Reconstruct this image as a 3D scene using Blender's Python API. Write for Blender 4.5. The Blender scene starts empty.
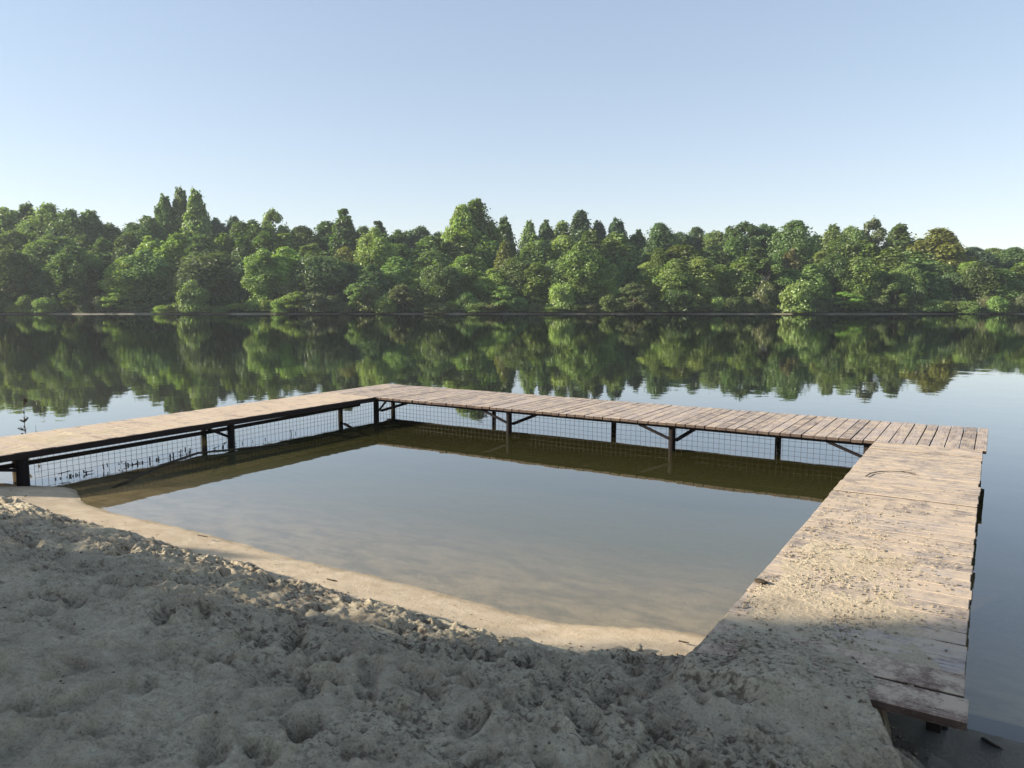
import bpy, math, random
import numpy as np
from mathutils import Vector
EXPO=1.2; SUN_AZ=34
random.seed(7); rng = np.random.default_rng(7)
sc = bpy.context.scene
COL = sc.collection
R = math.radians

# ------------------------------------------------------------------ frame
# world X runs along the far arm of the pier, world Y out onto the lake, z=0 is the water.
H_EYE = 2.25
PIT = math.atan(84/770.0)
F = 770.0
CAM = (9.73, -10.74)
A32 = R(-32)
def cw(x, y):                    # camera-aligned ground coordinates -> world
    c, s = math.cos(-A32), math.sin(-A32)
    return (CAM[0] + x*c - y*s, CAM[1] + x*s + y*c)
def ray(px, py):
    a = (px-512)/F; b = (384-py)/F
    return (a, math.cos(PIT)+b*math.sin(PIT), -math.sin(PIT)+b*math.cos(PIT))
def on_z(px, py, z):             # point at height z seen at a pixel of the photograph
    r = ray(px, py); t = (z-H_EYE)/r[2]
    X, Y = cw(r[0]*t, r[1]*t); return (X, Y, z)
def at_depth(px, py, Y):         # x (camera-aligned) and height at forward distance Y
    r = ray(px, py); t = Y/r[1]
    return r[0]*t, H_EYE + r[2]*t

# ------------------------------------------------------------------ helpers
def tag(o, label=None, cat=None, group=None, kind=None):
    if label: o['label'] = label
    if cat: o['category'] = cat
    if group: o['group'] = group
    if kind: o['kind'] = kind
    return o
def empty(name, loc=(0,0,0), rz=0):
    o = bpy.data.objects.new(name, None); COL.objects.link(o)
    o.location = loc; o.rotation_euler = (0,0,rz); o.empty_display_size = .2
    return o
def mesh_np(name, V, Fc, mat=None, parent=None, smooth=False):
    V = np.asarray(V, dtype=np.float32); Fc = np.asarray(Fc, dtype=np.int32)
    k = Fc.shape[1]
    me = bpy.data.meshes.new(name)
    me.vertices.add(len(V)); me.vertices.foreach_set('co', V.ravel())
    me.loops.add(Fc.size); me.loops.foreach_set('vertex_index', Fc.ravel())
    me.polygons.add(len(Fc))
    me.polygons.foreach_set('loop_start', np.arange(len(Fc), dtype=np.int32)*k)
    me.polygons.foreach_set('loop_total', np.full(len(Fc), k, dtype=np.int32))
    me.polygons.foreach_set('use_smooth', np.full(len(Fc), bool(smooth)))
    me.update(calc_edges=True)
    if mat: me.materials.append(mat)
    o = bpy.data.objects.new(name, me); COL.objects.link(o)
    if parent: o.parent = parent
    return o
BOXF = np.array([[0,3,2,1],[4,5,6,7],[0,1,5,4],[1,2,6,5],[2,3,7,6],[3,0,4,7]])
class MB:
    def __init__(s): s.v=[]; s.f=[]; s.n=0
    def add(s, v, f):
        s.v.append(np.asarray(v,float)); s.f.append(np.asarray(f)+s.n); s.n += len(v)
    def box(s, c, d, rz=0, tilt=(0,0)):
        hx,hy,hz = d[0]/2,d[1]/2,d[2]/2
        p = np.array([[-hx,-hy,-hz],[hx,-hy,-hz],[hx,hy,-hz],[-hx,hy,-hz],[-hx,-hy,hz],[hx,-hy,hz],[hx,hy,hz],[-hx,hy,hz]])
        p[:,2] += p[:,0]*tilt[0] + p[:,1]*tilt[1]
        c_,s_ = math.cos(rz),math.sin(rz)
        q = p.copy(); q[:,0]=p[:,0]*c_-p[:,1]*s_; q[:,1]=p[:,0]*s_+p[:,1]*c_
        s.add(q+np.array(c), BOXF)
    def bar(s, a, b, w, h=None, n=4, r2=None):
        h = h or w; a=Vector(a); b=Vector(b); d=(b-a).normalized()
        up = Vector((0,0,1)) if abs(d.z)<.95 else Vector((1,0,0))
        x = d.cross(up).normalized(); y = x.cross(d)
        if n==4:
            offs=[(-w/2,-h/2),(w/2,-h/2),(w/2,h/2),(-w/2,h/2)]
        else:
            offs=[(w*math.cos(2*math.pi*i/n), w*math.sin(2*math.pi*i/n)) for i in range(n)]
        k = (r2/w) if r2 is not None else 1
        v=[tuple(a+x*i+y*j) for i,j in offs]+[tuple(b+(x*i+y*j)*k) for i,j in offs]
        if n==4:
            s.add(v, BOXF)
        else:
            s.add(v, [[i,(i+1)%n,n+(i+1)%n,n+i] for i in range(n)])
    def build(s, name, mat=None, parent=None, smooth=False):
        return mesh_np(name, np.concatenate(s.v), np.concatenate(s.f), mat, parent, smooth)
def bevel(o, w=.003, seg=1):
    m=o.modifiers.new('b','BEVEL'); m.width=w; m.segments=seg; m.limit_method='ANGLE'; return o

_perm = rng.permutation(4096)
def _h(ix, iy, seed):
    return _perm[(_perm[(ix + seed*131) & 4095] + iy) & 4095]
def perlin(x, y, seed=0):
    x=np.asarray(x,float); y=np.asarray(y,float)
    ix=np.floor(x).astype(np.int64); iy=np.floor(y).astype(np.int64)
    fx=x-ix; fy=y-iy
    u=fx*fx*fx*(fx*(fx*6-15)+10); v=fy*fy*fy*(fy*(fy*6-15)+10)
    def g(dx,dy):
        a=_h(ix+dx,iy+dy,seed)*(2*math.pi/4096)
        return np.cos(a)*(fx-dx)+np.sin(a)*(fy-dy)
    a=g(0,0);b=g(1,0);c=g(0,1);d=g(1,1)
    return ((a*(1-u)+b*u)*(1-v)+(c*(1-u)+d*u)*v)*1.5
def fbm(x,y,seed,oct=4,gain=.5):
    t=0;a=1
    for i in range(oct):
        t=t+a*perlin(x*2**i,y*2**i,seed+i); a*=gain
    return t
def sst(a,b,x):
    t=np.clip((x-a)/(b-a),0,1); return t*t*(3-2*t)

# ------------------------------------------------------------------ materials
def mat(name):
    m=bpy.data.materials.new(name); m.use_nodes=True
    nt=m.node_tree; nt.nodes.clear()
    out=nt.nodes.new('ShaderNodeOutputMaterial')
    return m,nt,out
def N(nt,t,**k):
    n=nt.nodes.new(t)
    for a,b in k.items(): setattr(n,a,b)
    return n
def L(nt,a,b): nt.links.new(a,b)
def noise(nt,vec,scale,detail=4,rough=.55):
    n=N(nt,'ShaderNodeTexNoise'); n.inputs['Scale'].default_value=scale
    n.inputs['Detail'].default_value=detail; n.inputs['Roughness'].default_value=rough
    if vec is not None: L(nt,vec,n.inputs['Vector'])
    return n.outputs['Fac']
def mapping(nt,vec,scale):
    m=N(nt,'ShaderNodeMapping'); m.inputs['Scale'].default_value=scale; L(nt,vec,m.inputs['Vector']); return m.outputs[0]
def ramp(nt,fac,stops):
    r=N(nt,'ShaderNodeValToRGB'); e=r.color_ramp.elements
    while len(e)<len(stops): e.new(.5)
    for i,(p,c) in enumerate(stops):
        e[i].position=p; e[i].color=(*c,1) if not isinstance(c,(int,float)) else (c,c,c,1)
    L(nt,fac,r.inputs[0]); return r.outputs[0]
def mix(nt,fac,a,b,mode='MIX'):
    m=N(nt,'ShaderNodeMix',data_type='RGBA',blend_type=mode)
    for s,v in ((m.inputs['Factor'],fac),(m.inputs['A'],a),(m.inputs['B'],b)):
        if isinstance(v,(int,float)): s.default_value=v
        elif isinstance(v,tuple): s.default_value=(*v,1)
        else: L(nt,v,s)
    return m.outputs['Result']
def math_(nt,op,a,b=0.0,clamp=False):
    m=N(nt,'ShaderNodeMath',operation=op); m.use_clamp=clamp
    for s,v in ((m.inputs[0],a),(m.inputs[1],b)):
        if isinstance(v,(int,float)): s.default_value=v
        else: L(nt,v,s)
    return m.outputs[0]
def princ(nt,out,col,rough=.8,bump=None,bs=.5,bd=.01,spec=.3):
    p=N(nt,'ShaderNodeBsdfPrincipled')
    if isinstance(col,tuple): p.inputs['Base Color'].default_value=(*col,1)
    else: L(nt,col,p.inputs['Base Color'])
    if isinstance(rough,(int,float)): p.inputs['Roughness'].default_value=rough
    else: L(nt,rough,p.inputs['Roughness'])
    p.inputs['Specular IOR Level'].default_value=spec
    if bump is not None:
        b=N(nt,'ShaderNodeBump'); b.inputs['Strength'].default_value=bs; b.inputs['Distance'].default_value=bd
        L(nt,bump,b.inputs['Height']); L(nt,b.outputs[0],p.inputs['Normal'])
    L(nt,p.outputs[0],out.inputs[0]); return p

def mk_sand():
    m,nt,out=mat('sand')
    g=N(nt,'ShaderNodeNewGeometry').outputs['Position']
    at=N(nt,'ShaderNodeAttribute',attribute_name='damp').outputs['Fac']  # moist sand; on the beach it also carries painted pit shade
    n1=noise(nt,g,2.2,5); n2=noise(nt,g,14,6,.65); n3=noise(nt,g,75,6,.78)
    c=ramp(nt,n2,[(.3,(.51,.435,.30)),(.5,(.67,.585,.41)),(.68,(.77,.69,.505))])
    c=mix(nt,ramp(nt,n1,[(.4,0.),(.62,.5)]),c,(.46,.375,.275))
    d=math_(nt,'MULTIPLY',at,1.0,True)
    dn=math_(nt,'ADD',d,math_(nt,'MULTIPLY',math_(nt,'SUBTRACT',n2,.5),1.6),True)
    c=mix(nt,math_(nt,'MULTIPLY',dn,math_(nt,'MULTIPLY',d,1.6,True)),c,(.21,.165,.115))
    c=mix(nt,math_(nt,'MULTIPLY',ramp(nt,n3,[(.40,1.),(.50,0.)]),math_(nt,'ADD',.35,math_(nt,'MULTIPLY',d,.6),True)),c,(.13,.10,.072))
    wet=N(nt,'ShaderNodeAttribute',attribute_name='wet').outputs['Fac']
    smooth=mix(nt,ramp(nt,noise(nt,g,6,5),[(.35,0.),(.65,1.)]),(.47,.37,.245),(.58,.47,.325))
    sepz=N(nt,'ShaderNodeSeparateXYZ'); L(nt,g,sepz.inputs[0]); mott=ramp(nt,noise(nt,mapping(nt,g,(1,1.8,1)),2.6,6,.6),[(.42,0.),(.62,.6)])
    uw=ramp(nt,math_(nt,'ADD',sepz.outputs[2],math_(nt,'MULTIPLY',n2,.012)),[(.004,1.),(.022,0.)])
    smooth=mix(nt,math_(nt,'MULTIPLY',uw,.45),smooth,(.26,.20,.13)); smooth=mix(nt,math_(nt,'MULTIPLY',uw,mott),smooth,(.15,.13,.08))
    smooth=mix(nt,math_(nt,'MULTIPLY',ramp(nt,n3,[(.3,1.),(.38,0.)]),.5),smooth,(.15,.11,.08))
    c=mix(nt,wet,c,smooth)
    slk=N(nt,'ShaderNodeAttribute',attribute_name='slick').outputs['Fac']; c=mix(nt,slk,c,(.10,.095,.085))
    bm=math_(nt,'ADD',n3,math_(nt,'MULTIPLY',n2,1.5))
    bs=math_(nt,'SUBTRACT',1.0,math_(nt,'MULTIPLY',wet,.8))
    p=princ(nt,out,c,math_(nt,'SUBTRACT',.95,math_(nt,'MULTIPLY',slk,.68)),math_(nt,'MULTIPLY',bm,bs),1.0,.026,.15)
    return m
def mk_wood(name,axis,sand=.35,dark=1.0,tint=(1,1,1)):
    m,nt,out=mat(name)
    tc=N(nt,'ShaderNodeNewGeometry'); g=tc.outputs['Position']; rnd=tc.outputs['Random Per Island']
    add=N(nt,'ShaderNodeVectorMath',operation='ADD'); L(nt,g,add.inputs[0])
    cmb=N(nt,'ShaderNodeCombineXYZ'); sc_=math_(nt,'MULTIPLY',rnd,37.0); L(nt,sc_,cmb.inputs[0]); L(nt,sc_,cmb.inputs[1]); L(nt,cmb.outputs[0],add.inputs[1])
    v=add.outputs[0]
    st=(1.2,16,16) if axis=='x' else (16,1.2,16)
    if axis=='z': st=(16,16,1.2)
    gr=noise(nt,mapping(nt,v,st),3,6,.65)
    gr2=noise(nt,mapping(nt,v,tuple(s*3 for s in st)),4,3,.6)
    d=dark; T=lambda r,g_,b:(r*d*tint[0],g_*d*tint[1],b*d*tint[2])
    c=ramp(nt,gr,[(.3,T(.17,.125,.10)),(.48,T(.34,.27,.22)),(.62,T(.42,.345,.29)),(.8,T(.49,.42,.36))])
    c=mix(nt,math_(nt,'MULTIPLY',ramp(nt,gr2,[(.36,1.),(.46,0.)]),.7),c,T(.08,.06,.05))
    br=math_(nt,'ADD',.72,math_(nt,'MULTIPLY',rnd,.5))
    c=mix(nt,1.0,c,N_rgb(nt,br),'MULTIPLY')
    if sand>0:
        n=noise(nt,g,5.5,7,.7); n4=noise(nt,g,70,4,.7)
        f=ramp(nt,math_(nt,'ADD',n,math_(nt,'MULTIPLY',math_(nt,'SUBTRACT',n4,.5),.35)),[(.56-sand*.45,0.),(.68-sand*.35,.9)])
        c=mix(nt,f,c,(.50,.40,.29))
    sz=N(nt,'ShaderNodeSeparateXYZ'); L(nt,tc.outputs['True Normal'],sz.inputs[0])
    c=mix(nt,ramp(nt,math_(nt,'ABSOLUTE',sz.outputs[2]),[(.35,.85),(.75,0.)]),c,(.045,.028,.022) if dark>.3 else (.012,.009,.009))   # sides and ends darkened: gap dirt and end grain, plus shade painted in
    h=math_(nt,'ADD',gr,math_(nt,'MULTIPLY',gr2,.6))
    princ(nt,out,c,.85,h,.5,.0018,.2)
    return m
def N_rgb(nt,f):
    c=N(nt,'ShaderNodeCombineColor'); 
    for i in range(3): L(nt,f,c.inputs[i])
    return c.outputs[0]
def mk_leaf(name):
    m,nt,out=mat(name)
    oi=N(nt,'ShaderNodeObjectInfo'); geo=N(nt,'ShaderNodeNewGeometry')
    tc=N(nt,'ShaderNodeTexCoord').outputs['Object']
    n=noise(nt,tc,.55,3)
    hs=N(nt,'ShaderNodeHueSaturation'); L(nt,oi.outputs['Color'],hs.inputs['Color'])
    L(nt,math_(nt,'ADD',.507,math_(nt,'MULTIPLY',math_(nt,'SUBTRACT',n,.5),.05)),hs.inputs['Hue'])
    r=geo.outputs['Random Per Island']
    L(nt,math_(nt,'ADD',.62,math_(nt,'ADD',math_(nt,'MULTIPLY',r,.55),math_(nt,'MULTIPLY',math_(nt,'SUBTRACT',n,.5),.9))),hs.inputs['Value'])
    dif=N(nt,'ShaderNodeBsdfDiffuse'); tr=N(nt,'ShaderNodeBsdfTranslucent'); gl=N(nt,'ShaderNodeBsdfGlossy'); gl.inputs['Roughness'].default_value=.45
    L(nt,hs.outputs[0],dif.inputs[0]); 
    t=mix(nt,1.0,hs.outputs[0],(1.1,1.15,.5),'MULTIPLY'); L(nt,t,tr.inputs[0])
    mx=N(nt,'ShaderNodeMixShader'); mx.inputs[0].default_value=.45; L(nt,dif.outputs[0],mx.inputs[1]); L(nt,tr.outputs[0],mx.inputs[2])
    m2=N(nt,'ShaderNodeMixShader'); m2.inputs[0].default_value=.035; L(nt,mx.outputs[0],m2.inputs[1]); L(nt,gl.outputs[0],m2.inputs[2])
    L(nt,m2.outputs[0],out.inputs[0]); return m
def mk_bark(name,a,b):
    m,nt,out=mat(name); g=N(nt,'ShaderNodeTexCoord').outputs['Object']
    n=noise(nt,mapping(nt,g,(6,6,1.5)),3,5); princ(nt,out,ramp(nt,n,[(.35,a),(.65,b)]),.9,n,.6,.03); return m
def mk_ground():
    m,nt,out=mat('bank_soil'); g=N(nt,'ShaderNodeNewGeometry').outputs['Position']
    n=noise(nt,g,.6,6); n2=noise(nt,g,5,4)
    c=ramp(nt,n,[(.35,(.045,.05,.02)),(.65,(.10,.085,.045))]); c=mix(nt,math_(nt,'MULTIPLY',n2,.5),c,(.03,.045,.015))
    sep=N(nt,'ShaderNodeSeparateXYZ'); L(nt,g,sep.inputs[0])
    pale=ramp(nt,math_(nt,'ADD',sep.outputs[2],math_(nt,'MULTIPLY',noise(nt,g,.35,4),.22)),[(.16,.8),(.27,0.)])
    c=mix(nt,pale,c,(.30,.27,.21))
    princ(nt,out,c,.95,n2,.5,.1); return m
def mk_water():
    m,nt,out=mat('lake_water')
    g=N(nt,'ShaderNodeNewGeometry').outputs['Position']
    dep=N(nt,'ShaderNodeAttribute',attribute_name='depth').outputs['Fac']
    # gentle ripples
    w1=noise(nt,mapping(nt,g,(1,1,1)),1.1,3,.5)
    w2=noise(nt,mapping(nt,g,(1.3,.8,1)),6.0,3,.55)
    patch=ramp(nt,noise(nt,g,.09,2),[(.42,.25),(.66,1.)])
    hgt=math_(nt,'ADD',math_(nt,'MULTIPLY',w1,1.0),math_(nt,'MULTIPLY',math_(nt,'MULTIPLY',w2,.16),patch))
    b=N(nt,'ShaderNodeBump'); b.inputs['Strength'].default_value=1.0; b.inputs['Distance'].default_value=.0026
    L(nt,hgt,b.inputs['Height'])
    dt=N(nt,'ShaderNodeVectorMath',operation='DOT_PRODUCT'); L(nt,b.outputs[0],dt.inputs[0]); L(nt,N(nt,'ShaderNodeNewGeometry').outputs['Incoming'],dt.inputs[1])
    om=math_(nt,'SUBTRACT',1.0,math_(nt,'ABSOLUTE',dt.outputs['Value']),True)
    fac=math_(nt,'ADD',.03,math_(nt,'MULTIPLY',math_(nt,'POWER',om,3.8),1.28),True)
    gl=N(nt,'ShaderNodeBsdfGlossy'); gl.inputs['Roughness'].default_value=.0; L(nt,b.outputs[0],gl.inputs['Normal'])
    tr=N(nt,'ShaderNodeBsdfTransparent'); tr.inputs[0].default_value=(.93,.92,.80,1)
    di=N(nt,'ShaderNodeBsdfDiffuse')
    col=ramp(nt,math_(nt,'DIVIDE',dep,3.0),[(0.,(.30,.26,.15)),(.05,(.14,.132,.062)),(.12,(.060,.060,.022)),(.22,(.034,.032,.008)),(.7,(.014,.018,.012))])
    L(nt,col,di.inputs[0])
    murk=math_(nt,'SUBTRACT',1.0,math_(nt,'POWER',2.718,math_(nt,'MULTIPLY',dep,-6.5)),True)
    mx=N(nt,'ShaderNodeMixShader'); L(nt,murk,mx.inputs[0]); L(nt,tr.outputs[0],mx.inputs[1]); L(nt,di.outputs[0],mx.inputs[2])
    m2=N(nt,'ShaderNodeMixShader'); L(nt,fac,m2.inputs[0]); L(nt,mx.outputs[0],m2.inputs[1]); L(nt,gl.outputs[0],m2.inputs[2])
    L(nt,m2.outputs[0],out.inputs[0]); return m
def mk_plain(name,c,rough=.6,metal=0):
    m,nt,out=mat(name); g=N(nt,'ShaderNodeTexCoord').outputs['Object']
    n=noise(nt,g,25,4); cc=mix(nt,math_(nt,'MULTIPLY',n,.8),c,tuple(x*.5 for x in c))
    p=princ(nt,out,cc,rough); p.inputs['Metallic'].default_value=metal; return m

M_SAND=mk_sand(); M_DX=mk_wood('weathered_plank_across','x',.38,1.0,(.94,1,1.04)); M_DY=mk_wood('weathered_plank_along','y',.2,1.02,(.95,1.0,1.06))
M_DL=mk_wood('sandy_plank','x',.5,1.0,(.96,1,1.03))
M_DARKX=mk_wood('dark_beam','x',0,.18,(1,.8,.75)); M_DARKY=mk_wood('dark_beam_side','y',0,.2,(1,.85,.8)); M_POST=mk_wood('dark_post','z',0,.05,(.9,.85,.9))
M_LEAF=mk_leaf('foliage'); M_BARK=mk_bark('bark',(.05,.04,.03),(.14,.11,.085)); M_PALE=mk_bark('pale_bark',(.22,.2,.17),(.42,.38,.34))
M_SOIL=mk_ground(); M_WATER=mk_water(); M_WIRE=mk_plain('rusty_wire',(.05,.045,.042),.6,.3); M_WEED=mk_plain('dried_weed',(.03,.028,.02),.9)
M_TWIG=mk_plain('twig',(.06,.045,.03),.9); M_WHITE=mk_plain('white_plastic',(.8,.8,.78),.5)

# ------------------------------------------------------------------ ground height
def shore(u):
    return -6.19 + .30*np.exp(-((u-.4)/.6)**2) + .34*sst(7,8.2,u)*(1-sst(9.1,9.7,u)) + .02*np.sin(u*2.3+.4)
def foot(u):                     # where the trampled bank begins
    return -6.74 + .17*sst(7.2,8.35,u)*(1-sst(9.0,9.7,u)) + .03*np.sin(u*1.7)
def cover_field(u,v):            # > 0 where the sand bank spills over the near end of the right arm
    a = (-6.42-.22*sst(8.6,9.2,u)) - v + .05*perlin(u*4,v*4,31)
    b = (9.40+.25*(-7.0-v)) - u + .05*perlin(u*5,v*5,32)
    return np.minimum(a,b)
def base_height(u,v):
    d = shore(u)-v                                   # > 0 on the beach
    lake = np.clip(-d,0,30)
    z = -(.05*lake + .07*np.clip(lake-.9,0,5.5) + .10*np.clip(lake-6,0,12) + .12*np.clip(lake-14,0,20))
    low = np.clip(d,0,None)
    z = z + np.minimum(.17*low, .10+.02*low)
    edge = (9.74+.32*(-7.0-v)) - u                   # the bank falls away right of the pier
    dn = np.minimum(foot(u)-v, edge)
    wob = .09*fbm(u*1.7,v*1.7,5,3)
    near = sst(7.2,8.4,u)
    pl = sst(-.02,.30,dn+wob)*(.10+.03*near) + sst(.1,1.6,dn)*(.22-.06*near) + sst(1.5,5.,dn)*.12
    z = z + np.where(d>.05,pl,0)
    return z,d,dn
def full_height(u,v):
    z,d,dn = base_height(u,v)
    fine = (u>-4)&(u<12)&(v<-5)&(v>-11.5)
    damp = np.zeros_like(z); slick=np.zeros_like(z); wet = 1-sst(-.03,.10,dn+.10*fbm(u*3,v*3,77,3)); wet=np.where(d<.2,1,wet)
    uu=u[fine]; vv=v[fine]; dd=dn[fine]
    ridge = sst(-.02,.3,dd)*(1-.75*sst(.9,2.2,dd+.35*fbm(uu/.8,vv/.6,90,3)-.5*sst(5.5,8.5,uu)))
    calm = sst(-.02,.35,dd)
    wx=uu+.10*fbm(uu*3,vv*3,21,3); wy=vv+.10*fbm(uu*3,vv*3,25,3)
    r1 = 1-np.abs(perlin(wx/.42,wy/.34,3))*2
    r2 = 1-np.abs(perlin(wx/.19,wy/.15,4))*2
    t = .045*perlin(uu/.9,vv/.55,1)*calm + .024*r1*calm + .016*r2*(.35*calm+.65*ridge)
    t += .014*fbm(wx/.10,wy/.08,6,3)*(.4*calm+.8*ridge)
    pm = sst(-.35,.35,fbm(uu/.5,vv/.4,44,3)+.5*ridge-.1)
    cl = np.clip(perlin(wx/.055,wy/.045,9)-.05,0,.6)+.6*np.clip(perlin(uu/.03,vv/.028,10)-.1,0,.6)
    rg=lambda s,k:(1-np.abs(perlin(wx/s,wy/(s*.85),k))*1.6)
    t += (.011*rg(.12,50)+.009*rg(.055,51)+.0075*rg(.028,52))*(.18*calm+.72*pm*ridge)-.014*calm+.004*rg(.045,53)*calm
    t += .024*cl*pm*(.3*calm+.7*ridge) + .007*perlin(uu/.019,vv/.019,12)*(.3*calm+.7*pm*calm)
    t += .0015*fbm(uu/.3,vv/.2,14,3)*(1-calm)
    # footprints
    fp=np.zeros_like(uu); r_=np.random.default_rng(3)
    for i in range(520):
        cu=r_.uniform(-2.5,10.2); cv=r_.uniform(-10.2,-6.75); an=r_.uniform(0,math.pi); a=r_.uniform(.10,.15); b=r_.uniform(.045,.07)
        s=(np.abs(uu-cu)<.3)&(np.abs(vv-cv)<.3)
        if not s.any(): continue
        x=uu[s]-cu; y=vv[s]-cv; c_,s_=math.cos(an),math.sin(an)
        q=np.sqrt(((x*c_+y*s_)/a)**2+((-x*s_+y*c_)/b)**2)
        fp[s]+= -r_.uniform(.026,.055)*np.exp(-q**4*.7) + .013*np.exp(-((q-1.25)/.28)**2)
    t += np.clip(fp,-.055,.03)*calm
    # sand spilling over the pier end
    c=cover_field(uu,vv); on=(uu>8.35)&(vv>-7.35)&(uu<9.9)
    lift = .455+.045*sst(0,.5,c)*sst(8.5,8.9,uu)
    zz=z[fine]
    side = sst(8.40,8.53,uu)
    w = sst(-.03,.05,c)*side*sst(-7.6,-7.1,vv)*(1-sst(9.75,9.9,uu))
    zz = zz*(1-w)+np.maximum(zz,lift)*w
    # stay below the boards where the pier is bare
    inside=(uu>8.5)&(uu<9.8)&(vv>-7.04)&(c<-.02)
    tt=t*(1-.65*w)+.006*w
    zf=zz+tt
    zf=np.where(inside,np.minimum(zf,.16-.25*sst(-.02,-.4,c)*0),zf)
    z[fine]=zf
    damp_shade=np.clip(-.16+.22*pm*(.1+.9*ridge)+.22*ridge*sst(-.25,.25,fbm(uu/1.1,vv/.8,41,3)) - 8*tt + (.15+.75*pm)*(.25+.6*ridge)*sst(.0,.55,fbm(uu/.055,vv/.035,47,4,.8)),0,1)*sst(0,.1,dd)  # damp sand, plus shade of the pits painted in from the relief
    slick[fine]=np.where((uu>9.25)&(vv<-6.0),1-sst(.16,.30,zf),0)
    damp[fine]=damp_shade; wf=wet[fine]; wf=np.where((uu>9.2)&(vv<-6.0),0,wf); wet[fine]=wf
    full_height.slick=slick
    return z,damp,wet
def axis(parts, lo, hi, g=1.18):
    a=[parts[0][0]]
    for s,e,st in parts:
        n=max(1,round((e-s)/st)); a+=list(s+(e-s)*(np.arange(1,n+1)/n))
    a=list(a); st=parts[-1][2]
    up=[]; x=a[-1]
    while x<hi: st=min(st*g,60); x+=st; up.append(x)
    st=parts[0][2]; dn=[]; x=a[0]
    while x>lo: st=min(st*g,60); x-=st; dn.append(x)
    return np.array(dn[::-1]+a+up)
def grid(xs,ys):
    X,Y=np.meshgrid(xs,ys); nx,ny=len(xs),len(ys)
    i=np.arange(nx*ny).reshape(ny,nx)
    Fc=np.stack([i[:-1,:-1],i[:-1,1:],i[1:,1:],i[1:,:-1]],-1).reshape(-1,4)
    return X.ravel(),Y.ravel(),Fc
def attr(o,name,vals):
    a=o.data.attributes.new(name,'FLOAT','POINT'); a.data.foreach_set('value',np.asarray(vals,dtype=np.float32))

xs=axis([(-4,-1,.05),(-1,4,.022),(4,7,.012),(7,10.6,.0085),(10.6,12,.04)],-400,400)
ys=axis([(-10.5,-9.7,.03),(-9.7,-6.2,.0085),(-6.2,-5.5,.03),(-5.5,0,.15)],-400,400)
X,Y,Fc=grid(xs,ys)
Z,D,W=full_height(X,Y)
far=(Y<-12)|(X<-6)|(X>14)
Z=Z+np.where(far&(Z>0),.25*fbm(X*.11,Y*.11,55,3)*sst(12,30,np.hypot(X-3,Y+8)),0)
g_=mesh_np('beach_ground',np.stack([X,Y,Z],1),Fc,M_SAND,smooth=True)
attr(g_,'damp',D); attr(g_,'wet',W); attr(g_,'slick',full_height.slick)
tag(g_,'grey trampled sand beach sloping to the water',kind='structure')

# ------------------------------------------------------------------ water
xs=axis([(-8,-1.5,.5),(-1.5,12,.12),(12,16,.5)],-400,400)
ys=axis([(-9,-7.2,.3),(-7.2,-4,.06),(-4,4,.3)],-400,400)
X,Y,Fc=grid(xs,ys)
Zb,_,_=base_height(X,Y)
w_=mesh_np('lake_water',np.stack([X,Y,0*X],1),Fc,M_WATER,smooth=True)
attr(w_,'depth',np.clip(-Zb,0,3.5))
tag(w_,'calm lake water mirroring the trees',kind='structure')

# ------------------------------------------------------------------ far bank
xs=np.concatenate([np.arange(-240,-130,10),np.arange(-130,130.1,1.0),np.arange(140,250,10)])
ys=np.concatenate([np.arange(118,130,.5),np.arange(130,200,3),np.arange(200,330,20)])
X,Y,Fc=grid(xs,ys)
sh=124.0+.9*fbm(X*.05,X*0+3.3,61,3)
Zf=np.clip((Y-sh)*.35,-2,.26)+np.clip(Y-sh-1,0,2)*.25+sst(130,168,Y)*4.2+.25*fbm(X*.2,Y*.2,64,3)*sst(1,6,Y-sh)+sst(200,700,Y)*6
P=[cw(a,b) for a,b in zip(X,Y)]
b_=mesh_np('far_bank',np.column_stack([np.array(P),Zf]),Fc,M_SOIL,smooth=True)
tag(b_,'low muddy far bank under the wood',kind='structure')
def bank_z(x,y):
    return float(np.clip((y-124)*.35,-2,.26)+min(max(y-125,0),2)*.25+sst(130,168,np.array(y))*4.2)
# ------------------------------------------------------------------ pier
pier=empty('pier',(4.2,0,0))
tag(pier,'weathered plank pier in a U around the bathing pool','pier')
PO=Vector((4.2,0,0))
def pp(mb,name,m,smooth=False,bv=0):
    o=mb.build(name,m,pier,smooth); o.matrix_parent_inverse.identity()
    o.data.transform(__import__('mathutils').Matrix.Translation(-PO))
    if bv: bevel(o,bv)
    return o
def planks(along,a0,a1,c0,c1,ends,z=.45,th=.042,wr=(.145,.175),gap=(.003,.011),jit=.007,seed=1,strong=.12):
    """boards whose long side lies on `along`, set side by side between a0 and a1"""
    r=np.random.default_rng(seed); mb=MB(); p=a0; cuts=[]
    while p<a1-.05:
        w=r.uniform(*wr); 
        if p+w>a1: w=a1-p
        g=r.uniform(*gap) if r.random()>strong else r.uniform(.014,.024)
        lo=c0+r.normal(0,jit*ends[0]); hi=c1+r.normal(0,jit*ends[1]); dz=r.normal(0,.0018)
        mid=(lo+hi)/2; ln=hi-lo; rz=r.normal(0,.0025); tl=(r.normal(0,.0012),r.normal(0,.006))
        if along=='x': mb.box((mid,p+w/2,z-th/2+dz),(ln,w-g,th),rz,tl)
        else: mb.box((p+w/2,mid,z-th/2+dz),(w-g,ln,th),rz,(tl[1],tl[0]))
        p+=w
    return mb
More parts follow.
